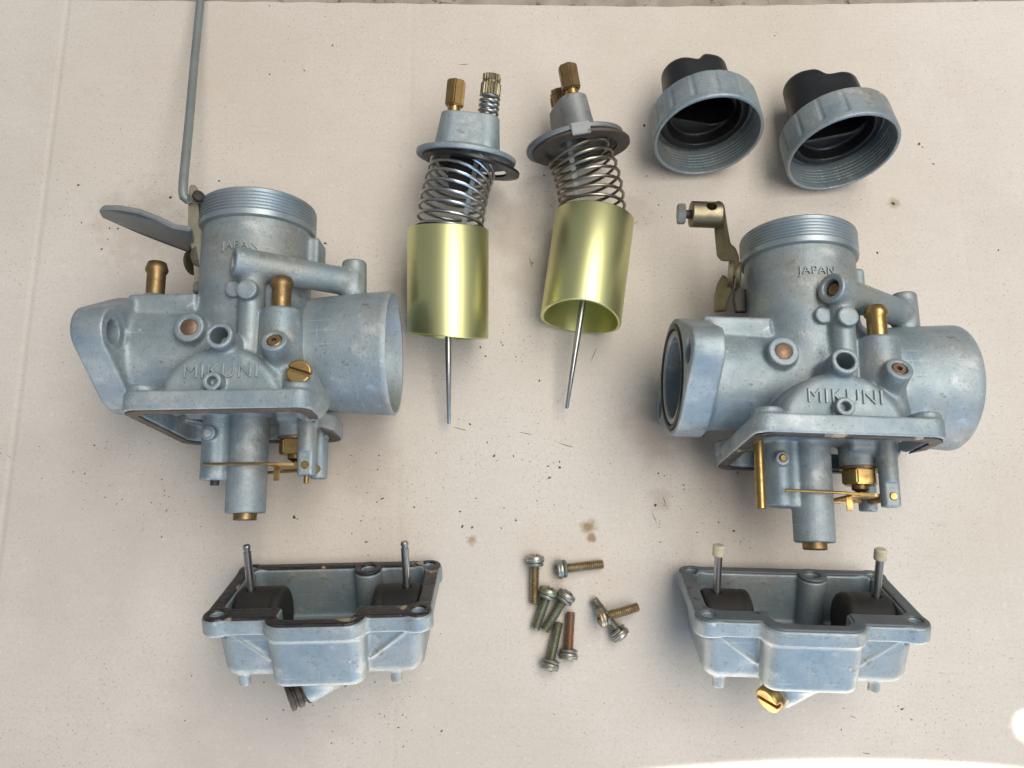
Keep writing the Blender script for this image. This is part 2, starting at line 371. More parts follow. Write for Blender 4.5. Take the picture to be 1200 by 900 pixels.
def cyl(p0, p1, r0, r1=None, e=0.6):
    p0 = np.array(p0, float); p1 = np.array(p1, float); r1 = r0 if r1 is None else r1
    L = np.linalg.norm(p1 - p0); d = (p1 - p0) / L; rm = max(r0, r1)
    def fn(X, Y, Z):
        t = (X - p0[0]) * d[0] + (Y - p0[1]) * d[1] + (Z - p0[2]) * d[2]
        q2 = (X - p0[0]) ** 2 + (Y - p0[1]) ** 2 + (Z - p0[2]) ** 2
        rho = np.sqrt(np.maximum(q2 - t * t, 0)); rr = r0 + (r1 - r0) * np.clip(t / L, 0, 1)
        a = rho - rr + e; b = np.abs(t - L / 2) - L / 2 + e
        return (np.minimum(np.maximum(a, b), 0) + np.sqrt(np.maximum(a, 0) ** 2 + np.maximum(b, 0) ** 2) - e).astype(np.float32)
    ext = rm * np.sqrt(np.maximum(1 - d * d, 0))
    return fn, np.minimum(p0, p1) - ext, np.maximum(p0, p1) + ext
def box(lo, hi, e=1.0):
    lo = np.array(lo, float); hi = np.array(hi, float); c = (lo + hi) / 2; h = (hi - lo) / 2 - e
    def fn(X, Y, Z):
        a = np.abs(X - c[0]) - h[0]; b = np.abs(Y - c[1]) - h[1]; g = np.abs(Z - c[2]) - h[2]
        return (np.sqrt(np.maximum(a, 0) ** 2 + np.maximum(b, 0) ** 2 + np.maximum(g, 0) ** 2) + np.minimum(np.maximum(a, np.maximum(b, g)), 0) - e).astype(np.float32)
    return fn, lo, hi
def slab(lo, hi, rad, e=0.6, axis=1):
    """box whose corners, seen along axis, are rounded with rad"""
    lo = np.array(lo, float); hi = np.array(hi, float); c = (lo + hi) / 2; h = (hi - lo) / 2
    o = [i for i in range(3) if i != axis]
    def fn(X, Y, Z):
        P = (X, Y, Z); a = np.abs(P[o[0]] - c[o[0]]) - h[o[0]] + rad; b = np.abs(P[o[1]] - c[o[1]]) - h[o[1]] + rad
        q = np.sqrt(np.maximum(a, 0) ** 2 + np.maximum(b, 0) ** 2) + np.minimum(np.maximum(a, b), 0) - rad + e
        t = np.abs(P[axis] - c[axis]) - h[axis] + e
        return (np.minimum(np.maximum(q, t), 0) + np.sqrt(np.maximum(q, 0) ** 2 + np.maximum(t, 0) ** 2) - e).astype(np.float32)
    return fn, lo, hi
def hull2(circles, n=40):
    P = sorted({(round(c[0] + c[2] * math.cos(2 * math.pi * i / n), 4), round(c[1] + c[2] * math.sin(2 * math.pi * i / n), 4)) for c in circles for i in range(n)})
    def half(P):
        H = []
        for p in P:
            while len(H) > 1 and (H[-1][0] - H[-2][0]) * (p[1] - H[-2][1]) - (H[-1][1] - H[-2][1]) * (p[0] - H[-2][0]) <= 0: H.pop()
            H.append(p)
        return H[:-1]
    return half(P) + half(P[::-1])
def extr(poly, a0, a1, axis=0, e=0.6):
    """polygon in the plane of the two other axes, from a0 to a1 along axis"""
    o = [i for i in range(3) if i != axis]; poly = np.array(poly, float); c = (a0 + a1) / 2; h = abs(a1 - a0) / 2
    def fn(X, Y, Z):
        P = (X, Y, Z); U, V = P[o[0]], P[o[1]]
        d = np.full(np.broadcast(U, V).shape, 1e9, np.float32); ins = np.zeros(d.shape, bool)
        for i in range(len(poly)):
            x0, y0 = poly[i - 1]; x1, y1 = poly[i]; ex, ey = x1 - x0, y1 - y0
            t = np.clip(((U - x0) * ex + (V - y0) * ey) / (ex * ex + ey * ey + 1e-12), 0, 1)
            d = np.minimum(d, (U - x0 - t * ex) ** 2 + (V - y0 - t * ey) ** 2)
            cond = ((y0 > V) != (y1 > V)); xx = x0 + (V - y0) * ex / (ey if abs(ey) > 1e-9 else 1e-9)
            ins ^= cond & (U < xx)
        q = np.where(ins, -np.sqrt(d), np.sqrt(d)) + e; t = np.abs(P[axis] - c) - h + e
        return (np.minimum(np.maximum(q, t), 0) + np.sqrt(np.maximum(q, 0) ** 2 + np.maximum(t, 0) ** 2) - e).astype(np.float32)
    lo = np.zeros(3); hi = np.zeros(3); lo[axis], hi[axis] = min(a0, a1), max(a0, a1)
    lo[o[0]], lo[o[1]] = poly.min(0); hi[o[0]], hi[o[1]] = poly.max(0)
    return fn, lo, hi
def torus(p, axis, Rr, r):
    p = np.array(p, float); d = np.array(axis, float)
    def fn(X, Y, Z):
        t = (X - p[0]) * d[0] + (Y - p[1]) * d[1] + (Z - p[2]) * d[2]
        rho = np.sqrt(np.maximum((X - p[0]) ** 2 + (Y - p[1]) ** 2 + (Z - p[2]) ** 2 - t * t, 0))
        return (np.sqrt((rho - Rr) ** 2 + t * t) - r).astype(np.float32)
    ext = Rr * np.sqrt(np.maximum(1 - d * d, 0)) + r
    return fn, p - ext, p + ext
def clip_below(prim, axis, v):
    fn, lo, hi = prim; lo = np.array(lo, float); lo[axis] = max(lo[axis], v)
    def g(X, Y, Z): return np.maximum(fn(X, Y, Z), v - (X, Y, Z)[axis])
    return g, lo, hi

def shear(prim, k=0.085, z0=38.0):            # the bowl flange drops slightly toward its far side
    fn, lo, hi = prim; lo = np.array(lo, float); lo[1] -= 5; hi = np.array(hi, float); hi[1] += 1
    def g(X, Y, Z): return fn(X, Y + k * (z0 - Z), Z)
    return g, lo, hi
def text_mesh(s, size, depth, bev=0.12, bend=None, spacing=1.05):
    cu = bpy.data.curves.new('t', 'FONT'); cu.body = s; cu.size = size; cu.extrude = depth; cu.bevel_depth = bev; cu.bevel_resolution = 1
    cu.offset = -0.018 * size; cu.align_x = 'CENTER'; cu.align_y = 'CENTER'; cu.space_character = spacing
    o = bpy.data.objects.new('t', cu); C.objects.link(o)
    dg = bpy.context.evaluated_depsgraph_get(); me = bpy.data.meshes.new_from_object(o.evaluated_get(dg))
    bpy.data.objects.remove(o)
    co = np.empty(len(me.vertices) * 3, np.float32); me.vertices.foreach_get('co', co); co = co.reshape(-1, 3)
    if bend:
        r = bend + co[:, 2]; a = co[:, 0] / bend; co = np.stack([r * np.sin(a), co[:, 1], r * np.cos(a) - bend], 1)
    me.vertices.foreach_set('co', (co * S).astype(np.float32).ravel()); me.materials.clear(); me.update()
    return me
def rotm(a=0, b=0, c=0): return Matrix.Rotation(R(a), 3, 'Z') @ Matrix.Rotation(R(c), 3, 'Y') @ Matrix.Rotation(R(b), 3, 'X')
def T(x, y, z): return Matrix.Translation((x * S, y * S, z * S))
class Pose:
    def __init__(s, loc, rot): s.o = np.array(loc); s.M = np.array(rot)
    def __call__(s, u, v, zl):              # point on the local plane z = zl along a sight line
        n = s.M[:, 2]; p = s.o + n * zl; r = ray(u, v); t = ((p - CP) @ n) / (r @ n)
        return s.M.T @ (CP + t * r - s.o)

# ------------------------------------------------------------------ ground and cardboard
def sheet(name, x0, x1, ytop, y0, z0, z1, m):
    n = 60; V = []; F = []
    for i in range(n + 1):
        x = x0 + (x1 - x0) * i / n; yt = ytop(x)
        V += [(x, y0, z1), (x, yt, z1), (x, yt, z0), (x, y0, z0)]
    for i in range(n):
        a, b = i * 4, (i + 1) * 4
        for k in range(4): F.append((a + k, b + k, b + (k + 1) % 4, a + (k + 1) % 4))
    F.append((0, 1, 2, 3)); F.append((n * 4 + 3, n * 4 + 2, n * 4 + 1, n * 4))
    return obj(name, mesh(V, F, False), m)
g = sheet('ground', -900, 900, lambda x: 900, -900, -16, -5, 'ground'); g['kind'] = 'structure'
def edge(x):
    u = 600 + x * 2.3
    return at(600, float(np.interp(u, [-200, 0, 230, 400, 750, 900, 1200, 1400], [-4, -1, 1, 3, 8, 6, 0, -4])), 0)[1] + 0.25 * math.sin(x * 0.31)
cb = sheet('cardboard_sheet', -320, 320, edge, -330, -4.5, 0, 'board')
tag(cb, 'large speckled beige cardboard sheet that everything is laid out on', 'cardboard')

# ------------------------------------------------------------------ carburetor bodies
def carb_body(left):
    s = Solid((-53.5, -61, -36), (46.5, 57.5, 40), 0.5)
    s.add(cyl((0, -12, 0), (0, 53, 0), 20.8, e=1), 1)
    s.add(cyl((-44, 1.5, 0), (0, 1.5, 0), 20.2, 18.2, e=1), 4)
    s.add(cyl((0, 1, 0), (31, 1, 0), 21.4, e=1), 4)
    s.add(extr(hull2([(1.5, 0, 22.5), (4.5, 27, 8.5), (-4.5, -26, 8)]), -51, -39.5, 0, 0.9), 2.5)
    s.add(box((-42, 15, -2), (-17, 21.8, 15), 0.9), 1.8)
    s.add(box((15, 34, -9), (25, 48, 3), 1.6), 2)
    s.add(clip_below(cyl((0, -25, -4), (0, -25.6, 32.2), 23.6, 22.6, e=3.4), 1, -23), 0.7)
    # bowl flange with its bosses and the hollow underside
    s.add(shear(slab((-31.4, -25.6, -18), (32.6, -19.2, 38.0), 5.5, 0.6)), 0.5)
    for x, z in ((-25.6, 32), (27, 32), (-27, -11)): s.add(shear(cyl((x, -22, z), (x, -16.6, z), 5.2, e=0.9)), 0.8)
    s.cut(cyl((44, -40, 12), (44, -10, 12), 15.5), 1.5)
    s.cut(shear(slab((-27, -29, -13.5), (28, -19.4, 33.2), 5, 0.5)), 0.5)
    # legs hanging into the bowl
    s.add(cyl((0, -19, 0), (0, -58.8, 0), 7.5, 7.25, e=0.5), 1.2)
    s.add(cyl((-12, -19, 1), (-12, -46.5, 1), 5.0, e=0.5), 1.2)
    s.add(box((-12, -46.5, -3), (-6, -19, 4.5), 0.6), 0.8)
    s.add(cyl((-12.6, -29.5, 3), (-12.6, -29.5, 7.6), 2.7, e=0.5), 0.8)
    s.add(cyl((18, -19, 0), (18, -31, 0), 7.0, 6.6, e=0.5), 1.2)
    s.add(box((12, -26, -2), (25, -19, 9), 2), 2)
    for z in (9, -9):
        s.add(cyl((24.5, -19, z), (24.5, -46, z), 3.5, 3.3, e=0.4), 1.2)
        s.cut(box((20.0, -47, z - 5 if z < 0 else z + 2.4), (29, -37.5, z - 2.4 if z < 0 else z + 5), 0.2), 0.2)
    # pilot-air arm, its post and the column below
    s.add(cyl((0.5, 29.4, 27), (39, 28.6, 3), 5.5, 5.3, e=0.6), 1.2)
    s.cut(cyl((-2, 29.45, 28.6), (4, 29.3, 24.8), 3.2), 0.4)
    s.add(cyl((6, -4, 21), (6, 28, 22), 4.5, e=0.8), 1.6)
    s.add(cyl((39, 14, 3), (39, 37.2, 3), 5.0, 4.7, e=1.0), 1.6)
    s.cut(cyl((39, 34.5, 3), (39, 40, 3), 2.4), 0.3)
    # bosses on the side
    s.add(cyl((-15.7, 5.6, 8), (-15.7, 6.6, 23), 6.0, 5.5, e=0.6), 1.5)
    s.cut(cyl((-15.7, 6.6, 22.0), (-15.7, 6.6, 26), 3.0), 0.2)
    s.add(cyl((0, -3.5, 12), (0.3, 0, 36), 5.2, 4.7, e=0.5), 1.6)
    s.cut(cyl((0.2, -0.8, 26), (0.3, 0.2, 40), 3.0), 0.3)
    s.add(cyl((6, 18.6, 20), (6, 18.7, 28), 3.7, e=0.5), 0.6)
    s.add(cyl((-0.5, 20.6, 14), (-0.5, 20.7, 22.8), 3.1, e=0.5), 0.6)
    s.add(cyl((17.5, -6, 23.5), (17.5, 12, 23.5), 7.4, 7.0, e=1.3), 1.6)
    s.add(cyl((18.8, -8, 22), (18.8, -1.8, 35), 5.2, 4.5, e=0.5), 1.2)
    s.cut(cyl((18.8, -2.6, 33.4), (18.8, 0, 38.6), 2.6), 0.2)
    s.add(cyl((20, -19, 22), (18.5, -4, 24), 7.5, 6.0, e=1), 2)
    s.add(cyl((-1, -16.4, 26), (-1, -16, 36.6), 3.5, 3.2, e=0.4), 0.7)
    s.cut(cyl((-1, -16, 33), (-1, -16, 40), 1.6), 0.2)
    if left:
        s.add(cyl((28, -22, 18), (27.2, -13.4, 32), 7.0, 5.0, e=0.8), 3)
        s.add(cyl((-35.5, 18, 8), (-35.5, 23.2, 8), 5.2, 4.6, e=0.6), 1.5)
    # bores
    s.cut(cyl((-60, 1.5, 0), (24, 1.5, 0), 15.6), 0.4)
    s.cut(cyl((0, 20, 0), (0, 60, 0), 16.8), 0.4)
    s.cut(torus((-51, 1.5, 0), (1, 0, 0), 19.2, 1.2), 0.2)
    for y, z in ((4, 27.5), (-4.5, -26)): s.cut(cyl((-60, y, z), (-30, y, z), 4.4), 0.4)
    s.cut(cyl((-39.9, 4, 27.5), (-30, 4, 27.5), 7.6), 0.3)
    return s.mesh()

def nipple(parent, x, y, z, m, h=12, r=3.4):
    b = obj('fuel_nipple', lathe([(0, 0), (r, 0), (r, h * 0.66), (r * 1.2, h * 0.74), (r * 1.22, h * 0.80), (r, h * 0.98), (r * 0.82, h), (r * 0.55, h), (r * 0.55, h * 0.6), (0, h * 0.6)],
            (x, y, z), (0, 1, 0), 32, False, angle=50), m, parent)
    return b
def slotted(parent, name, p, axis, r, h, m, slot_phase=0.4):
    """flat headed screw with a sunk slot"""
    s = Solid((-r - 1, -1, -r - 1), (r + 1, h + 1, r + 1), r / 18)
    s.add(cyl((0, -0.5, 0), (0, h, 0), r, e=r * 0.12), 0.1)
    s.cut(box((-r * 1.3, h - h * 0.55, -r * 0.16), (r * 1.3, h + 2, r * 0.16), 0.05), 0.1)
    x, y, d = frame(axis); me = s.mesh()
    Q = Matrix((x, d, y)).transposed().to_4x4()
    if Q.determinant() < 0: Q = Matrix((-x, d, y)).transposed().to_4x4()
    return obj(name, me, m, parent, T(*p) @ Q @ Matrix.Rotation(slot_phase, 4, 'Y'))

def carburetor(left):
    if left:
        loc = at(296, 420, 34); rot = rotm(1, 0, 0)
        t = thing('carburetor_body', 'carburetor body with a flat paddle lever and a long rod at its side', 'carburetor', loc, rot, 'two carburetor bodies')
    else:
        loc = at(944, 452, 34); rot = rotm(-2, -3, 0)
        t = thing('carburetor_body', 'carburetor body with an open round flange mouth and a cable clamp lever', 'carburetor', loc, rot, 'two carburetor bodies')
    P = Pose(loc, rot)
    obj('body_casting', carb_body(left), 'cast', t)
    # threaded collar
    pr = [(17.2, 49.4), (21.0, 49.4), (22.1, 50.0), (22.3, 52.0)]
    y = 52.3
    for i in range(6): pr += [(21.75, y), (22.25, y + 0.45), (22.25, y + 0.75), (21.75, y + 1.1)]; y += 1.25
    pr += [(22.0, 60.2), (21.2, 60.9), (18.2, 60.9), (17.2, 60.0)]
    obj('threaded_collar', lathe(pr, (0, 0, 0), (0, 1, 0), 96, True, angle=30), 'machined', t)
    # bell mouth
    bell = [(21.6, 24), (22.2, 30), (23.2, 43), (23.8, 52), (23.9, 54.2), (23.5, 54.7), (22.6, 54.5), (21.6, 51), (20.4, 42), (18, 34), (15.6, 24)]
    obj('intake_bell', lathe(bell, (0, 1, 0), (1, 0, 0), 96, True, angle=50), 'cast', t)
    # lettering
    l1 = obj('raised_lettering', text_mesh('MIKUNI', 7.0, 0.5, 0.12, spacing=1.12), 'cast', t, T(0.6, -12.0, 32.6))
    l2 = obj('raised_lettering', text_mesh('JAPAN', 4.3, 0.42, 0.08, bend=20.9, spacing=1.1), 'cast', t, T(0.6, 36.5, 20.8))
    if left: l2.matrix_basis = Matrix.Rotation(R(1), 4, 'Y') @ T(0, 38.0, 21.0)
    else: l2.matrix_basis = Matrix.Rotation(R(-3), 4, 'Y') @ T(0, 38.6, 21.0)
    # plugs, jets, nipples
    obj('plug', lathe([(0, 0), (2.95, 0), (2.95, 0.9), (2.6, 1.15), (0, 1.2)], (-15.7, 6.6, 21.7), (0, 0, 1), 28, False), 'copper', t)
    obj('arm_plug', lathe([(0, 0), (2.6, 0), (2.6, 1.2), (2.0, 1.9), (0, 2.0)], (3.6, 29.3, 25.0), (-.845, .02, .53), 24, False), 'brass_old', t)
    obj('vent_jet', lathe([(0.9, 0), (2.4, 0), (2.4, 1.0), (2.0, 1.3), (0.9, 1.3)], (18.8, -2.3, 33.6), (0, 0.35, 1), 24, True), 'brass_old' if left else 'copper', t)
    nipple(t, 17.5, 11, 24, 'brass_old' if left else 'brass', 13)
    pj = slotted(t, 'main_jet', (0, -58.2, 0), (0, -1, 0), 4.3, 3.2, 'brass_old', 0.2)
    # float valve and float arm
    v = obj('float_valve_seat', prism(6, 6.6, (18, -31.8, 0), (0, -1, 0), 5.6, 0.5), 'brass', t)
    obj('washer', lathe([(3, 0), (6.9, 0), (6.9, 0.8), (3, 0.8)], (18, -30.9, 0), (0, -1, 0), 32), 'copper', v)
    obj('needle_tip', lathe([(0, 0), (3.0, 0), (3.0, 2), (1.2, 3), (1.2, 4.6), (0, 4.8)], (18, -37, 0), (0, -1, 0), 24, False), 'brass_old', v)
    fa = obj('float_arm', tube([(25, -41.8, 7.5), (14, -41.6, 8.5), (4, -41.3, 9), (-13, -41.2, 9.2)], 0.55, 8), 'brass', t)
    obj('arm_prong', tube([(25, -42.4, -7.5), (14, -42.8, -8.5), (4, -43.2, -9), (-13, -43.4, -9.2)], 0.55, 8), 'brass', fa)
    obj('arm_bridge', plate([(11, -42.0, -8), (11, -42.0, 8), (24, -41.6, 7.4), (24, -41.6, -7.4)], 0.9, (0, 1, 0), 0.2), 'brass', fa)
    obj('tang', plate([(11.0, -41.8, 3.2), (13.2, -41.8, 3.2), (13.2, -47.2, 3.6), (11.0, -47.2, 3.6)], 0.7, None, 0.15), 'brass', fa)
    obj('pivot_pin', lathe([(0, 0), (1.35, 0), (1.5, 0.3), (1.5, 23), (1.2, 23.5), (0, 23.5)], (24.5, -42.3, -11.6), (0, 0, 1), 20, False), 'brass', t)
    obj('pilot_jet', lathe([(0, 0), (1.5, 0), (1.5, 0.7), (1.1, 1.1), (0, 1.1)], (-12.6, -29.5, 7.3), (0, 0, 1), 20, False), 'cast' if left else 'brass_old', t)
    if left:
        slotted(t, 'air_screw', (27.2, -13.2, 31.2), (0.05, 0.1, 1), 4.3, 3.4, 'brass', 1.25)
        nipple(t, -35.5, 22.5, 8, 'brass_old', 14)
        obj('leg_stub', lathe([(0, 0), (1.6, 0), (1.6, 2.4), (0, 2.4)], (-11.5, -46, 1), (0, -1, 0), 16, False), 'dark', t)
        obj('pin_end', lathe([(0, 0), (1.0, 0), (1.0, 3.2), (0, 3.4)], (24.6, -45.5, 9), (0, -1, 0), 14, False), 'brass_old', t)
    else:
        a = P(889, 522, 14); b = P(890, 588, 14)
        obj('overflow_tube', lathe([(1.2, 0), (1.75, 0), (1.75, 28), (1.2, 28)], (a[0], -20.5, 14), (0.0, -1, 0), 24), 'brass', t)
        o = obj('seal_ring', lathe([(19.2 + 0.8 * math.cos(k), 0.8 * math.sin(k)) for k in np.linspace(0, 2 * math.pi, 13)[:-1]], (-50.8, 1.5, 0), (1, 0, 0), 64), 'rubber', t)
    # bowl gasket edge left under the flange rim
    gs = Solid((-34, -33, -20), (34, -23, 40), 0.5)
    gs.add(shear(slab((-30.9, -26.3, -17.4), (32.0, -25.3, 37.2), 5.5, 0.3)), 0.2)
    gs.cut(shear(slab((-27.4, -30, -14), (28.4, -20, 33.6), 5, 0.3)), 0.2); gs.cut(cyl((44, -40, 12), (44, -10, 12), 16.0), 0.5)
    obj('gasket', gs.mesh(), 'gasketbrown' if left else 'gasket', t)
    # levers
    if left:
        za, zb = 23, 1
        top = [(117, 246), (121, 242), (140, 242), (163, 247), (186, 256), (205, 264), (224, 268)]
        bot = [(231, 296), (223, 294), (196, 284), (165, 272), (140, 261), (120, 252)]
        ring = [P(u, v, za - 6 * (v - 242) / 50) for u, v in top] + [P(u, v, zb - 4 * (v - 250) / 50) for u, v in bot]
        obj('paddle_lever', plate(ring, 2.0, None, 0.4), 'dullsteel', t)
        z = 12
        br = [(222, 222), (224, 217), (229, 217), (232, 222), (235, 262), (240, 282), (238, 300), (236, 333), (229, 333), (227, 296), (221, 276)]
        k = obj('lever_bracket', plate([P(u, v, z - (v - 217) * 0.07) for u, v in br], 2.2, None, 0.3), 'paleplate', t)
        p = P(232, 231, 14)
        obj('rivet', lathe([(0, 0), (2.3, 0), (2.3, 1.2), (1.4, 2.0), (0, 2.1)], p, (0.6, 0.2, 0.7), 18, False), 'dark', k)
        p = P(236, 302, 4); obj('pivot_washer', lathe([(0, 0), (5.0, 0), (5.0, 1.6), (0, 1.6)], p, (0.86, 0, 0.5), 28, False), 'greyplate', k)
        p = P(225, 308, -2); obj('pivot_plate', lathe([(0, 0), (5.0, 0), (5.0, 1.2), (0, 1.2)], p, (0.95, 0, 0.3), 28, False), 'zincplate', k)
        p = P(230, 339, 4); obj('nut', prism(6, 3.4, p, (1, 0, 0.1), 4, 0.3), 'greyplate', k)
        pth = [P(224, 233, 13), P(219, 234, 13.5), P(215.5, 231, 14), P(214.5, 225, 14), P(215, 212, 13), P(221, 150, 2), P(228, 70, -12), P(234.5, 5, -22), P(239, -50, -26)]
        pp = [Vector(q) for q in pth]
        obj('linkage_rod', tube(pp, 1.75, 14), 'rod', t)
    else:
        z = 8
        c0 = P(809, 251, z); c1 = P(843, 250, z)
        sm = Solid((-1, -7, -7), (14, 7, 7), 0.3)
        sm.add(cyl((0, 0, 0), (12, 0, 0), 5.1, e=0.5), 0.1); sm.cut(cyl((7.2, 1.4, -3), (7.2, 1.6, 9), 1.9, e=0.2), 0.3)
        cp = obj('cable_clamp', sm.mesh(), 'zincplate', t, T(*c0))
        b0 = P(800, 251, z); b0 = Vector(b0) - Vector(c0); obj('clamp_bolt', lathe([(0, 0), (1.7, 0), (1.7, 5), (0, 5)], b0, (1, 0, 0), 16, False), 'dark', cp)
        obj('bolt_head', prism(6, 4.3, Vector(b0) - Vector((2.2, 0, 0)), (1, 0, 0.12), 3.2, 0.4, 0.3), 'greyplate', cp)
        A = [(840, 236), (845, 236), (848, 241), (851, 262), (855, 285), (861, 290), (865, 300), (866, 322), (859, 326), (856, 306), (846, 306), (841, 300), (838, 268)]
        lv = obj('throttle_lever', plate([P(u, v, z - (v - 236) * 0.06 + (u - 850) * 0.28) for u, v in A], 2.0, None, 0.35), 'zincplate', t)
        p = P(854, 322, 4); obj('pivot_washer', lathe([(0, 0), (5.6, 0), (5.6, 2.0), (0, 2.0)], p, (0.9, -0.1, 0.3), 30, False), 'zincplate', lv)
        p = P(863, 322, 3); obj('pivot_washer', lathe([(0, 0), (5.0, 0), (5.0, 1.6), (0, 1.6)], p, (0.9, -0.1, 0.3), 30, False), 'zincplate', lv)
        B = [(848, 322), (856, 330), (858, 342), (853, 352), (850, 364), (838, 366), (838, 348), (842, 332)]
        obj('pivot_arm', plate([P(u, v, 2 + (u - 848) * 0.3) for u, v in B], 2.0, None, 0.3), 'zincplate', lv)
        B = [(860, 338), (872, 340), (884, 344), (886, 366), (862, 366), (859, 352)]
        obj('pivot_bracket', plate([P(u, v, -4) for u, v in B], 3.0, None, 0.3), 'dark', lv)
    return t
carburetor(True); carburetor(False)

# ------------------------------------------------------------------ float bowls and floats
def rim_prims(y0, y1, grow=0.0, e=0.6):
    g = grow
    out = [slab((-39.6 - g, y0, -23.2 - g), (39.6 + g, y1, 21.6 + g), 5, e), slab((-17.6 - g, y0, -10), (17.6 + g, y1, 27.0 + g), 6.5, e)]
    for x, z in ((-35.2, 17.4), (35.2, 17.4), (-35.2, -18.8), (35.2, -18.8)): out.append(cyl((x, y0, z), (x, y1, z), 5.0 + g, e=e))
    return out
def cavity(y0, y1, grow=0.0):
    g = grow
    return [slab((-34.4 - g, y0, -18.4 - g), (34.4 + g, y1, 13.4 + g), 4.5, 1.5), slab((-13.4 - g, y0, -10), (13.4 + g, y1, 22.0 + g), 4.5, 1.5)]
HOLES = ((-35.2, 17.4), (35.2, 17.4), (-35.2, -18.8), (35.2, -18.8))
def bowl_mesh():
    s = Solid((-42, -42, -26), (42, 1.5, 30), 0.5)
    def taper(prim):
        fn, lo, hi = prim
        def g(X, Y, Z):
            q = 1 + 0.0022 * (-Y); return fn(X * q, Y, Z * q)
        return g, lo, hi
    s.add(taper(slab((-37.6, -25.4, -21.4), (37.6, -3, 17.4), 6, 4.5)), 0.6)
    s.add(taper(slab((-17.2, -24.6, -8), (17.2, -3, 25.8), 5.5, 2.6)), 1.6)
    for p in rim_prims(-5.6, 0): s.add(p, 1.8)
    for sgn in (-1, 1):
        s.add(cyl((sgn * 33.5, -5, 16.8), (sgn * 17.5, -17.5, 17.3), 0.55, e=0.2), 0.9)
    for x, z in ((-29.5, 13), (25.5, 13)): s.add(cyl((x, -20, z), (x, -29.4, z), 2.1, e=0.5), 0.6)
    # drain boss under the nose
    s.add(cyl((-7.5, -32.2, 12), (14, -22.5, 9), 5.6, 4.4, e=0.6), 1.5)
    s.add(box((-8, -29, 6), (6, -20, 17), 1.5), 2)
    for p in cavity(-20, 3): s.cut(p, 0.8)
    s.add(cyl((11.5, -20.5, -17.5), (11.5, -0.6, -17.5), 5.2, e=0.5), 1.5)
    s.cut(cyl((11.5, -6, -17.5), (11.5, 3, -17.5), 2.6), 0.3)
    for x, z in HOLES: s.cut(cyl((x, -9, z), (x, 3, z), 2.3), 0.3)
    return s.mesh()
def rim_gasket():
    s = Solid((-42, -1.5, -26), (42, 2.5, 30), 0.5)
    for p in rim_prims(-0.3, 0.9, -0.3, 0.25): s.add(p, 0.4)
    for p in cavity(-3, 4, 0.5): s.cut(p, 0.3)
    s.add(cyl((11.5, -0.2, -17.5), (11.5, 0.9, -17.5), 5.4, e=0.2), 0.4); s.cut(cyl((11.5, -3, -17.5), (11.5, 3, -17.5), 2.8), 0.2)
    for x, z in HOLES: s.cut(cyl((x, -2, z), (x, 3, z), 2.5), 0.2)
    return s.mesh()
bowl_me = bowl_mesh()
def float_mesh():
    s = Solid((-12, -14, -14), (12, 14, 14), 0.5)
    s.add(cyl((-8.8, 0, 0), (8.8, 0, 0), 11.4, e=2.2), 0.1)
    s.cut(torus((4.8, 0, 0), (1, 0, 0), 11.7, 0.5), 0.2)
    s.cut(cyl((-3.6, -20, 0), (-3.6, 20, 0), 1.7), 0.3)
    return s.mesh()
float_me = float_mesh()
for left in (True, False):
    if left: p, e = (-68, -83.5, 27.2), (1.3, 22.5, -0.4)
    else: p, e = (105, -85.5, 28.2), (-1.3, 22, -3)
    rot = rotm(*[e[0], e[1], e[2]])
    t = thing('float_bowl', 'float bowl with crusty black gasket around its rim and bare pin tips' if left else 'float bowl with clean grey rim and ivory caps on its pins',
              'float bowl', p, rot, 'two float bowls')
    me = bowl_me.copy(); me.materials.clear()
    obj('bowl_shell', me, 'cast', t)
    obj('gasket' if left else 'dark_rim_overlay', rim_gasket(), 'gasket' if left else 'slate', t)  # right bowl: thin plate added to carry the rim's dark reflection
    for x in (-29, 29):
        pin = obj('guide_pin', lathe([(0, 0), (1.45, 0), (1.45, 36.4), (1.15, 36.6), (1.15, 37.4), (1.45, 37.6), (1.45, 38.6), (1.1, 39), (0, 39)], (x, -20.3, 0), (0, 1, 0), 20, False), 'steel', t)
        if not left:
            obj('pin_cap', lathe([(0, 0), (2.0, 0), (2.3, 0.4), (2.3, 3.6), (1.8, 4.2), (0, 4.3)], (x, 15.2, 0), (0, 1, 0), 24, False), 'nylon', pin)
    ax = (-.86, -.2, .47) if left else (-.76, -.30, .58)
    pos = Vector((-8.0, -33.0, 12.6)) if left else Vector((-9.5, -31.2, 14.0))
    if left:
        dp = obj('drain_plug', lathe([(0, -1), (4.7, -1), (4.7, 0.2), (3.6, 0.8), (3.6, 1.5), (4.7, 2.0), (4.7, 3.6), (3.9, 3.9), (3.9, 4.6), (4.6, 5.0), (4.6, 6.4), (0, 6.6)], pos, ax, 28, False), 'dark', t)
    else:
        dp = slotted(t, 'drain_plug', pos + Vector(ax) * 1.2, ax, 4.8, 3.4, 'brass', 1.35)
        obj('washer', lathe([(2, -0.6), (5.6, -0.6), (5.6, 1.2), (2, 1.2)], (0, -1.2, 0), (0, 1, 0), 32), 'greyplate', dp)
    side = ('left', 'right')
    for x in (-25.4, 25.4):
        f = obj('float', float_me, 'float')
        f.location = Vector([c * S for c in p]) + rot @ Vector((x * S, -10.2 * S, 0)); f.rotation_euler = (rot @ Matrix.Rotation(R(0 if x < 0 else 180), 3, 'Y')).to_euler()
        if left: lb = 'black drum float in gasketed bowl, at the end away from the loose screws' if x < 0 else 'black drum float in gasketed bowl, at the end toward the loose screws'
        else: lb = 'black drum float in grey-rimmed bowl, at the end toward the loose screws' if x < 0 else 'black drum float in grey-rimmed bowl, at the end away from the loose screws'
        tag(f, lb, 'float', 'black floats sitting in the float bowls')

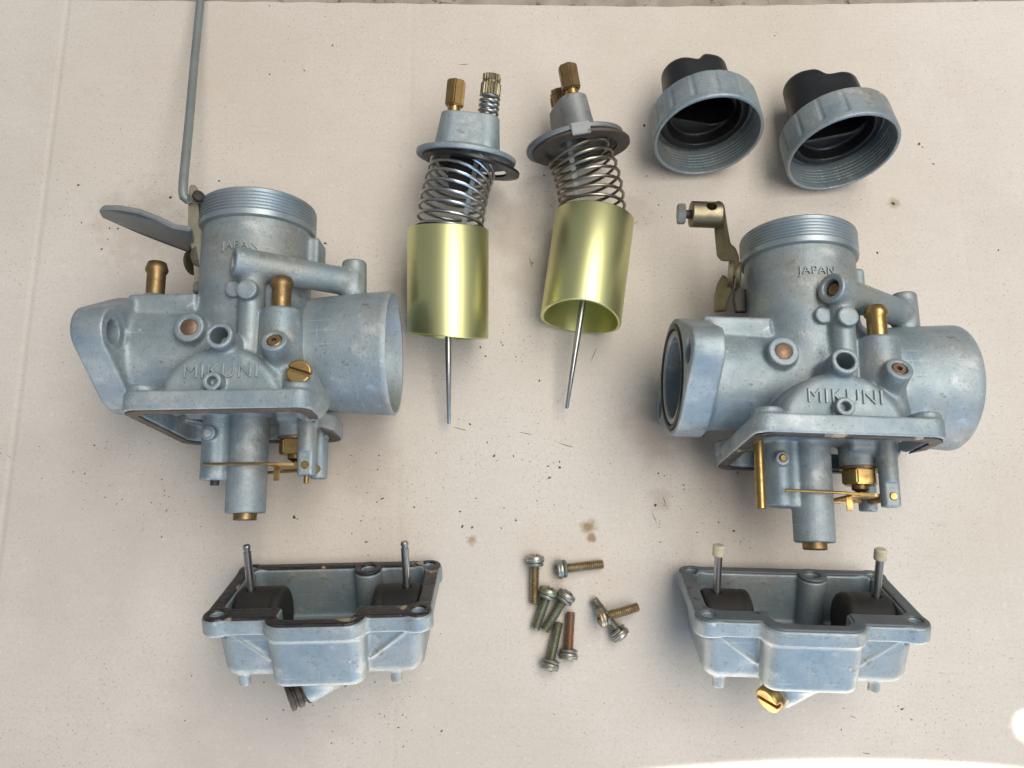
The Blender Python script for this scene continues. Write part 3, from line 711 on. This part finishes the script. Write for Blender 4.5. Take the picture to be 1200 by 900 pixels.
# ------------------------------------------------------------------ throttle slides with spring and top cover
def slide_mesh(r, L, cut_dir, cut_depth, wall=1.4):
    """tube along Y from 0 (bottom, with the cutaway) to L; cut_dir is the angle of the cutaway"""
    n = 96; V = []; F = []
    for i in range(n):
        a = 2 * math.pi * i / n; c, s_ = math.cos(a), math.sin(a)
        k = 0.5 + 0.5 * math.cos(a - cut_dir); yb = cut_depth * max(0, (k - 0.35) / 0.65) ** 1.3
        for rr, y in ((r, yb + 0.3), (r, L - 0.5), (r - 0.4, L), (r - wall, L), (r - wall, L * 0.42), (0.9, L * 0.42), (0.9, L * 0.36), (r - wall, L * 0.36), (r - wall, yb), (r - 0.3, yb)):
            V.append((rr * c, y, rr * s_))
    k = 10
    for i in range(n):
        j = (i + 1) % n
        for q in range(k): F.append((i * k + q, j * k + q, j * k + (q + 1) % k, i * k + (q + 1) % k))
    return mesh(V, F, True, 40)
def cover_mesh(ang):
    """top cover: disc and oblong two-hole tower, axis Y, disc underside at y=0; ang turns the tower"""
    s = Solid((-23, -3, -23), (23, 22, 23), 0.45)
    s.add(cyl((0, 0, 0), (0, 2.2, 0), 20.8, e=0.5), 0.2)
    s.add(cyl((0, 1, 0), (0, 4.0, 0), 17.2, 15.5, e=0.8), 0.8)
    c, q = math.cos(ang), math.sin(ang)
    def tower(X, Y, Z):
        u = X * c + Z * q; v = -X * q + Z * c; k = 1 + 0.010 * (Y - 4)
        dx = np.maximum(np.abs(u * k) - 7.0, 0); d = np.sqrt(dx * dx + (v * k) ** 2) - 6.4
        t = np.abs(Y - 9) - 9
        return (np.minimum(np.maximum(d, t), 0) + np.sqrt(np.maximum(d, 0) ** 2 + np.maximum(t, 0) ** 2) - 0.5).astype(np.float32)
    s.add((tower, (-16, 0, -16), (16, 18.5, 16)), 1.2)
    s.cut(cyl((0, -4, 0), (0, 1.0, 0), 15.8, e=0.3), 0.3)
    s.cut(cyl((0, -4, 0), (0, 6, 0), 6.5, e=0.3), 0.3)
    return s.mesh()
def helix_along(p0, p1, ctrl, r0, r1, turns, per=20, phase=0.0, d0=None, d1=None):
    P = []; n = int(turns * per); p0, p1, ctrl = Vector(p0), Vector(p1), Vector(ctrl)
    for i in range(n + 1):
        t = i / n
        te = 0.02 + 0.96 * t
        c = p0 * (1 - t) ** 2 + ctrl * 2 * t * (1 - t) + p1 * t * t
        d = (ctrl - p0) * (1 - t) + (p1 - ctrl) * t
        x, y, _ = frame(d); r = r0 + (r1 - r0) * t; a = phase + 2 * math.pi * turns * t
        P.append(c + (x * math.cos(a) + y * math.sin(a)) * r)
    return P
def ydir_matrix(d, roll=0.0):
    x, z, y = frame(d)                       # local Y along d
    m = Matrix((x, Vector(y), x.cross(Vector(y)))).transposed()
    return (m @ Matrix.Rotation(roll, 3, 'Y')).to_4x4()

def slide_assembly(left):
    W = lambda u, v, z: Vector(at(u, v, z))
    if left:
        sb, st = W(525, 397, 16.6), W(525, 269, 27)
        cc = W(546, 188, 25); ct = W(552, 130, 30)
        label = 'gold throttle slide topped by a blue-grey cover with brass hex and knurled spring screw'
        needle_end = W(526, 497, 6)
    else:
        sb, st = W(680, 378, 17.2), W(697, 254, 18)
        cc = W(674, 172, 21); ct = W(663, 112, 24)
        label = 'gold throttle slide with its cut-away mouth open and a stained narrow cover tower'
        needle_end = W(664, 479, 8)
    base = Vector((sb.x, sb.y, 0))
    t = thing('throttle_slide', label, 'throttle slide', base, None, 'two throttle slide assemblies')
    loc = lambda v: Vector(v) - base
    ds = (st - sb); L = ds.length
    me = slide_mesh(16.6, L, R(165) if left else R(90), 2.2 if left else 5.0)
    Ms = Matrix.Translation(loc(sb) * S) @ ydir_matrix(ds)
    # local frame: Y along the slide, Z toward the camera as far as it can
    x, z_, y = frame(ds); Ms = Matrix.Translation(loc(sb) * S) @ Matrix((x, y, x.cross(y))).transposed().to_4x4()
    sl = obj('slide', me, 'gold', t, Ms)
    # needle
    n0 = sb + ds * 0.38
    nd = needle_end - n0
    obj('needle', lathe([(0, 0), (1.35, 0), (1.35, nd.length * 0.45), (0.75, nd.length * 0.99), (0.4, nd.length), (0, nd.length)], loc(n0), nd, 20, False), 'steel', t)
    # cover
    dc = (ct - cc).normalized()
    x, z_, y = frame(dc); Mc = Matrix.Translation(loc(cc) * S) @ Matrix((x, y, x.cross(y))).transposed().to_4x4()
    ang = 0.0 if left else R(77)
    cv = obj('cover', cover_mesh(ang), 'cast' if left else 'cast_dark', t, Mc)
    ux, uz = math.cos(ang), math.sin(ang)
    def onc(u, y_): return (u * ux, y_, u * uz)
    side = -1 if left else 1
    a0 = onc(7.2 * side, 18)
    br = obj('cable_adjuster', prism(6, 4.3, (a0[0], 21.5, a0[2]), (0, 1, 0), 10.5, 0.5, 0.5), 'brass' if left else 'brass_old', t, Mc)
    obj('adjuster_neck', lathe([(0, 0), (3.4, 0), (3.4, 1.2), (2.7, 1.6), (2.7, 4), (0, 4)], (a0[0], 17.8, a0[2]), (0, 1, 0), 24, False), 'brass', br)
    b0 = onc(-7.2 * side, 18)
    V = []; n = 44
    for i in range(n):                        # knurled screw head
        a = 2 * math.pi * i / n; r = 4.2 if i % 2 else 3.75
        V.append((b0[0] + r * math.cos(a), b0[2] + r * math.sin(a)))
    s = Solid((-6, -1, -6), (6, 12, 6), 0.22)
    def kn(X, Y, Z):
        a = np.arctan2(Z, X); r = 4.0 + 0.28 * np.cos(a * 22)
        return np.maximum(np.sqrt(X * X + Z * Z) - r, np.abs(Y - 4.4) - 4.2).astype(np.float32) * 0.8
    s.add((kn, (-5, 0, -5), (5, 10, 5)), 0.1)
    s.cut(box((-7, 5.9, -1.5), (7, 13, 1.5), 0.05), 0.1); s.cut(torus((0, 5.6, 0), (0, 1, 0), 4.4, 0.6), 0.1)
    if not left: s.cut(box((-7, 8, -7), (7, 13, 7), 0.1), 0.1)
    sw = obj('idle_screw', s.mesh(), 'zincplate' if left else 'brass_old', t, Mc @ T(b0[0], 27.0 if left else 20, b0[2]))
    obj('screw_spring', tube([(3.9 * math.cos(a), -9.0 + 9.2 * a / (2 * math.pi * 4.5), 3.9 * math.sin(a)) for a in np.linspace(0, 2 * math.pi * 4.5, 100)], 0.6, 8), 'steel', sw)
    # gasket under the disc, main spring, limiter rod
    gk = lathe([(15.2, 0), (20.6, 0), (20.6, 1.1), (15.2, 1.1)], (0, -1.3, 0), (0, 1, 0), 72)
    tilt = Matrix.Rotation(R(7 if left else 3), 4, 'Z')
    obj('gasket', gk, 'rubber' if left else 'gasketbrown', t, Mc @ (T(2.4, -1.2, 0) if left else T(2.2, -0.8, 1.0)) @ (Matrix.Rotation(R(-5), 4, 'Z') if left else Matrix.Rotation(R(-3), 4, 'Z')))
    if not left:
        obj('locating_tab', plate([(-3.8, -2.8, 20.9), (3.8, -2.8, 20.9), (3.8, 2.2, 20.9), (-3.8, 2.2, 20.9)], 1.4, None, 0.25), 'cast_dark', t, Mc)
    s0 = st - ds.normalized() * 14; s1 = cc - dc * 0.5
    ctrl = (s0 + s1) / 2 + (Vector((-4, 0, 0)) if left else Vector((3, 0, 0)))
    ctrl = st + ds.normalized() * 12
    obj('spring', tube([loc(p) for p in helix_along(s0, s1, ctrl, 13.8, 13.2, 11.8 if left else 11.0, 20, 0.6)], 0.68, 8), 'steel' if left else 'wire', t)
    q0 = st - ds.normalized() * 6 + Vector((5.5 if left else -5, 0, 6)); q1 = cc + dc * 2 + Vector((5.5 if left else -3, 0, 5))
    obj('limiter_rod', tube([loc(q0), loc(q1)], 1.05, 10), 'rod', t)
    if left:
        obj('cable_stop', plate([(-8, -9, 1), (-7, -14, 1), (-2, -15.5, 1), (3, -12.5, 1), (5, -6, 1), (6, 0, 1), (-8, 0, 1)], 4, None, 0.6), 'rubber', t, Mc @ T(1, 2, -3))
    return t
slide_assembly(True); slide_assembly(False)

# ------------------------------------------------------------------ loose screw caps with rubber boots
def cap_ring_mesh():
    s = Solid((-25, -10, -25), (25, 9, 25), 0.42)
    s.add(cyl((0, -9, 0), (0, 6.0, 0), 22.9, 22.5, e=0.8), 0.2)
    s.add(cyl((0, 4.6, 0), (0, 7.6, 0), 21.8, 19.0, e=1.0), 0.8)
    s.cut(cyl((0, -14, 0), (0, 5.2, 0), 21.3, e=0.3), 0.3)
    s.cut(cyl((0, -14, 0), (0, 12, 0), 18.0, e=0.3), 0.3)
    for y in (-5.6, -4.0, -2.4, -0.8, 0.8): s.cut(torus((0, y, 0), (0, 1, 0), 21.3, 0.3), 0.2)
    for i in range(15):
        a = 2 * math.pi * i / 15 + 0.16
        s.cut(cyl((23.6 * math.cos(a), -6.0, 23.6 * math.sin(a)), (23.6 * math.cos(a), 10, 23.6 * math.sin(a)), 1.35, e=0.5), 0.4)
    return s.mesh()
def boot_mesh():
    s = Solid((-20, -3, -20), (20, 40, 20), 0.5)
    def ob(g):
        def fn(X, Y, Z):
            k = 1 + 0.004 * (Y - 6); dx = np.maximum(np.abs(X * k) - 6.8, 0); d = np.sqrt(dx * dx + (Z * k) ** 2) - 9.8 + g
            top = np.where(X > 0, 31.0, 27.0) + 0 * Z; w_ = 1 / (1 + np.exp(-X * 1.1)); top = 29.0 + 5.0 * w_
            t = np.maximum(Y - top + g, 2 - Y - g * 3)
            e = 3.0; a = d + e; b = t + e
            return ((np.minimum(np.maximum(a, b), 0) + np.sqrt(np.maximum(a, 0) ** 2 + np.maximum(b, 0) ** 2) - e) * 0.8).astype(np.float32)
        return fn, (-17, -1, -11), (17, 37, 11)
    s.add(cyl((0, 2.2, 0), (0, 5.0, 0), 18.8, e=0.6), 0.2)
    s.add(cyl((0, 5.0, 0), (0, 9.5, 0), 17.0, 15.0, e=1.0), 1.0)
    s.add(ob(0.0), 2.0)
    s.cut(cyl((0, -3, 0), (0, 7.6, 0), 16.6, 14.5, e=0.8), 0.5)
    s.cut(ob(2.2), 0.5)
    return s.mesh()
ring_me, boot_me = cap_ring_mesh(), boot_mesh()
for i, (u, v, z, a, b, roll, lab) in enumerate((
        (826, 143, 23.0, 3, -16, 15, 'knurled grey cap ring with black rubber boot, farther from the carburetor collar'),
        (981, 162, 23.0, 5, -15, 170, 'knurled grey cap ring with black rubber boot, just above the carburetor collar'))):
    rot = rotm(a, b) @ Matrix.Rotation(R(roll), 3, 'Y')
    t = thing('cap_ring', lab, 'cap', at(u, v, z), rot, 'two screw caps with rubber boots')
    a_ = ring_me if i == 0 else ring_me
    obj('ring', ring_me, 'cast', t); obj('rubber_boot', boot_me, 'rubber', t)

# ------------------------------------------------------------------ loose screws
def head_mesh():
    s = Solid((-4.6, -1, -4.6), (4.6, 4.4, 4.6), 0.17)
    s.add(cyl((0, 0, 0), (0, 2.4, 0), 3.7, e=0.35), 0.1); 
    def dome(X, Y, Z): return (np.sqrt(X * X + (Y * 1.0 + 1.2) ** 2 + Z * Z) - 4.55).astype(np.float32)
    s.add(clip_below((dome, (-4, 1, -4), (4, 4, 4)), 1, 1.0), 0.3)
    for a in (0, 1): s.cut(box((-2.4 if a == 0 else -0.5, 1.6, -2.4 if a else -0.5), (2.4 if a == 0 else 0.5, 6, 2.4 if a else 0.5), 0.1), 0.15)
    return s.mesh()
head_me = head_mesh()
def shank_profile(L):
    pr = [(0, 0), (1.75, 0)]; y = -0.6
    while y > -L + 0.6:
        pr += [(1.5, y), (2.0, y - 0.4)]; y -= 0.8
    pr += [(1.7, -L + 0.2), (1.4, -L), (0, -L)]
    return pr
shank_me = {}
washer_me = None
SCREWS = [  # head px, tip px, head z, tip z, materials, label
    ((627, 655), (626, 708), 3.8, 2.2, 'screwgrey', 'screwgold', 'upright dull screw nearest the pin of the gasketed bowl, head up'),
    ((656, 667), (707, 661), 3.8, 2.2, 'screwgrey', 'screwgold', 'lone screw lying crosswise, head toward the gasketed bowl'),
    ((643, 693), (627, 738), 3.9, 2.4, 'screwgreen', 'screwgreen', 'greenish screw leaning against its twin, bluish head'),
    ((664, 698), (638, 739), 3.9, 2.4, 'screwgrey', 'screwgreen', 'greenish screw leaning beside the bluish-headed one, grey head'),
    ((644, 781), (655, 729), 3.8, 2.2, 'screwgrey', 'screwgreen', 'pale screw with tilted rounded head, beside the coppery shank'),
    ((666, 769), (669, 717), 3.8, 2.2, 'screwgrey', 'screwred', 'screw with a coppery red shank and flat grey head'),
    ((727, 744), (695, 702), 3.8, 2.0, 'screwgrey', 'screwgrey', 'dull screw lying underneath the crossed brassy screw'),
    ((705, 724), (748, 711), 7.4, 5.6, 'screwgold', 'screwgold', 'brassy screw lying crossed on top of another'),
]
for k, (h, tp, hz, tz, mh, ms, lab) in enumerate(SCREWS):
    a = Vector(at(*h, hz)); b = Vector(at(*tp, tz)); d = a - b; L = d.length - 1.2
    d.normalize(); x, z_, y = frame(d)
    rt = Matrix((x, y, x.cross(y))).transposed() @ Matrix.Rotation(k * 0.7, 3, 'Y')
    t = thing('screw', lab, 'screw', a - d * 1.2, rt, 'loose bowl screws')
    hm = head_me.copy(); hm.materials.clear()
    obj('head', hm, mh, t)
    obj('shank', lathe(shank_profile(L), (0, 0, 0), (0, 1, 0), 24, False, angle=60), ms, t)
    pth = [(2.9 * math.cos(q), -0.9 + 0.12 * q / 6.28 * 2, 2.9 * math.sin(q)) for q in np.linspace(0.15, 6.1, 30)]
    obj('spring_washer', tube(pth, 0.75, 8), 'greyplate', t)

# ------------------------------------------------------------------ crumbs of dirt on the cardboard
random.seed(7)
V = []; F = []
def crumb(x, y, r, h, ang=0, el=1.0):
    n = random.randint(5, 7); b = len(V)
    for i in range(n):
        a = 2 * math.pi * i / n; q = r * random.uniform(0.6, 1.15)
        dx, dy = q * math.cos(a) * el, q * math.sin(a) / el
        V.append((x + dx * math.cos(ang) - dy * math.sin(ang), y + dx * math.sin(ang) + dy * math.cos(ang), 0.02))
    V.append((x + random.uniform(-.2, .2) * r, y + random.uniform(-.2, .2) * r, h))
    for i in range(n): F.append((b + i, b + (i + 1) % n, b + n))
CL = [(160, 255, 60, 22, 40), (90, 540, 90, 45, 20), (180, 600, 60, 30, 18), (430, 560, 40, 60, 26), (560, 560, 120, 70, 60), (640, 250, 30, 50, 12), (610, 400, 40, 40, 22),
      (780, 590, 40, 40, 12), (1040, 200, 60, 60, 8), (440, 830, 90, 40, 40), (300, 800, 110, 50, 22), (1060, 830, 90, 40, 10), (760, 250, 20, 40, 10), (330, 60, 60, 50, 8), (480, 330, 8, 60, 8), (600, 450, 500, 380, 90)]
for (u, v, su, sv, n) in CL:
    for i in range(int(n * 1.7)):
        p = at(random.gauss(u, su * 0.6), random.gauss(v, sv * 0.6), 0)
        r = min(0.55, 0.12 + random.expovariate(10)); crumb(p[0], p[1], r, r * 0.5, random.uniform(0, 3), random.uniform(1, 1.7))
for u, v, r in ((200, 231, 1.1), (92, 217, 1.0), (119, 292, 0.8), (1077, 169, 1.1), (1047, 239, 1.3), (579, 534, 0.9), (656, 548, 0.8), (644, 560, 0.8), (381, 285, 0.9), (768, 592, 0.8), (345, 606, 1.1), (755, 147, 1.0), (1170, 293, 0.6), (1028, 296, 0.9), (632, 446, 0.7), (563, 407, 0.8), (724, 156, 0.9), (1057, 831, 0.8), (257, 212, 0.7), (542, 617, 0.9), (553, 618, 0.8), (390, 53, 0.7), (316, 87, 0.6), (908, 42, 0.6), (860, 622, 0.9), (842, 612, 0.5)):
    p = at(u, v, 0); crumb(p[0], p[1], r * 0.75, r * 0.4, random.uniform(0, 3), random.uniform(1.0, 1.5))
for u, v, u2, v2 in ((605, 506, 628, 510), (652, 518, 676, 526), (776, 580, 782, 596), (764, 600, 770, 614), (530, 500, 548, 505), (995, 838, 1004, 842), (1010, 882, 1022, 884), (620, 300, 624, 316), (700, 405, 692, 425), (535, 76, 552, 75)):
    p, q = at(u, v, 0), at(u2, v2, 0); m_ = (p + q) / 2; ln_ = np.linalg.norm(q - p)
    crumb(m_[0], m_[1], math.sqrt(ln_ * 0.5 * 0.16), 0.08, math.atan2(q[1] - p[1], q[0] - p[0]), math.sqrt(ln_ * 0.5 / 0.16))
d = obj('dirt_crumbs', mesh(V, F, False), 'dirt'); d['kind'] = 'stuff'; tag(d, 'tiny dark crumbs of dirt scattered over the cardboard', 'dirt')
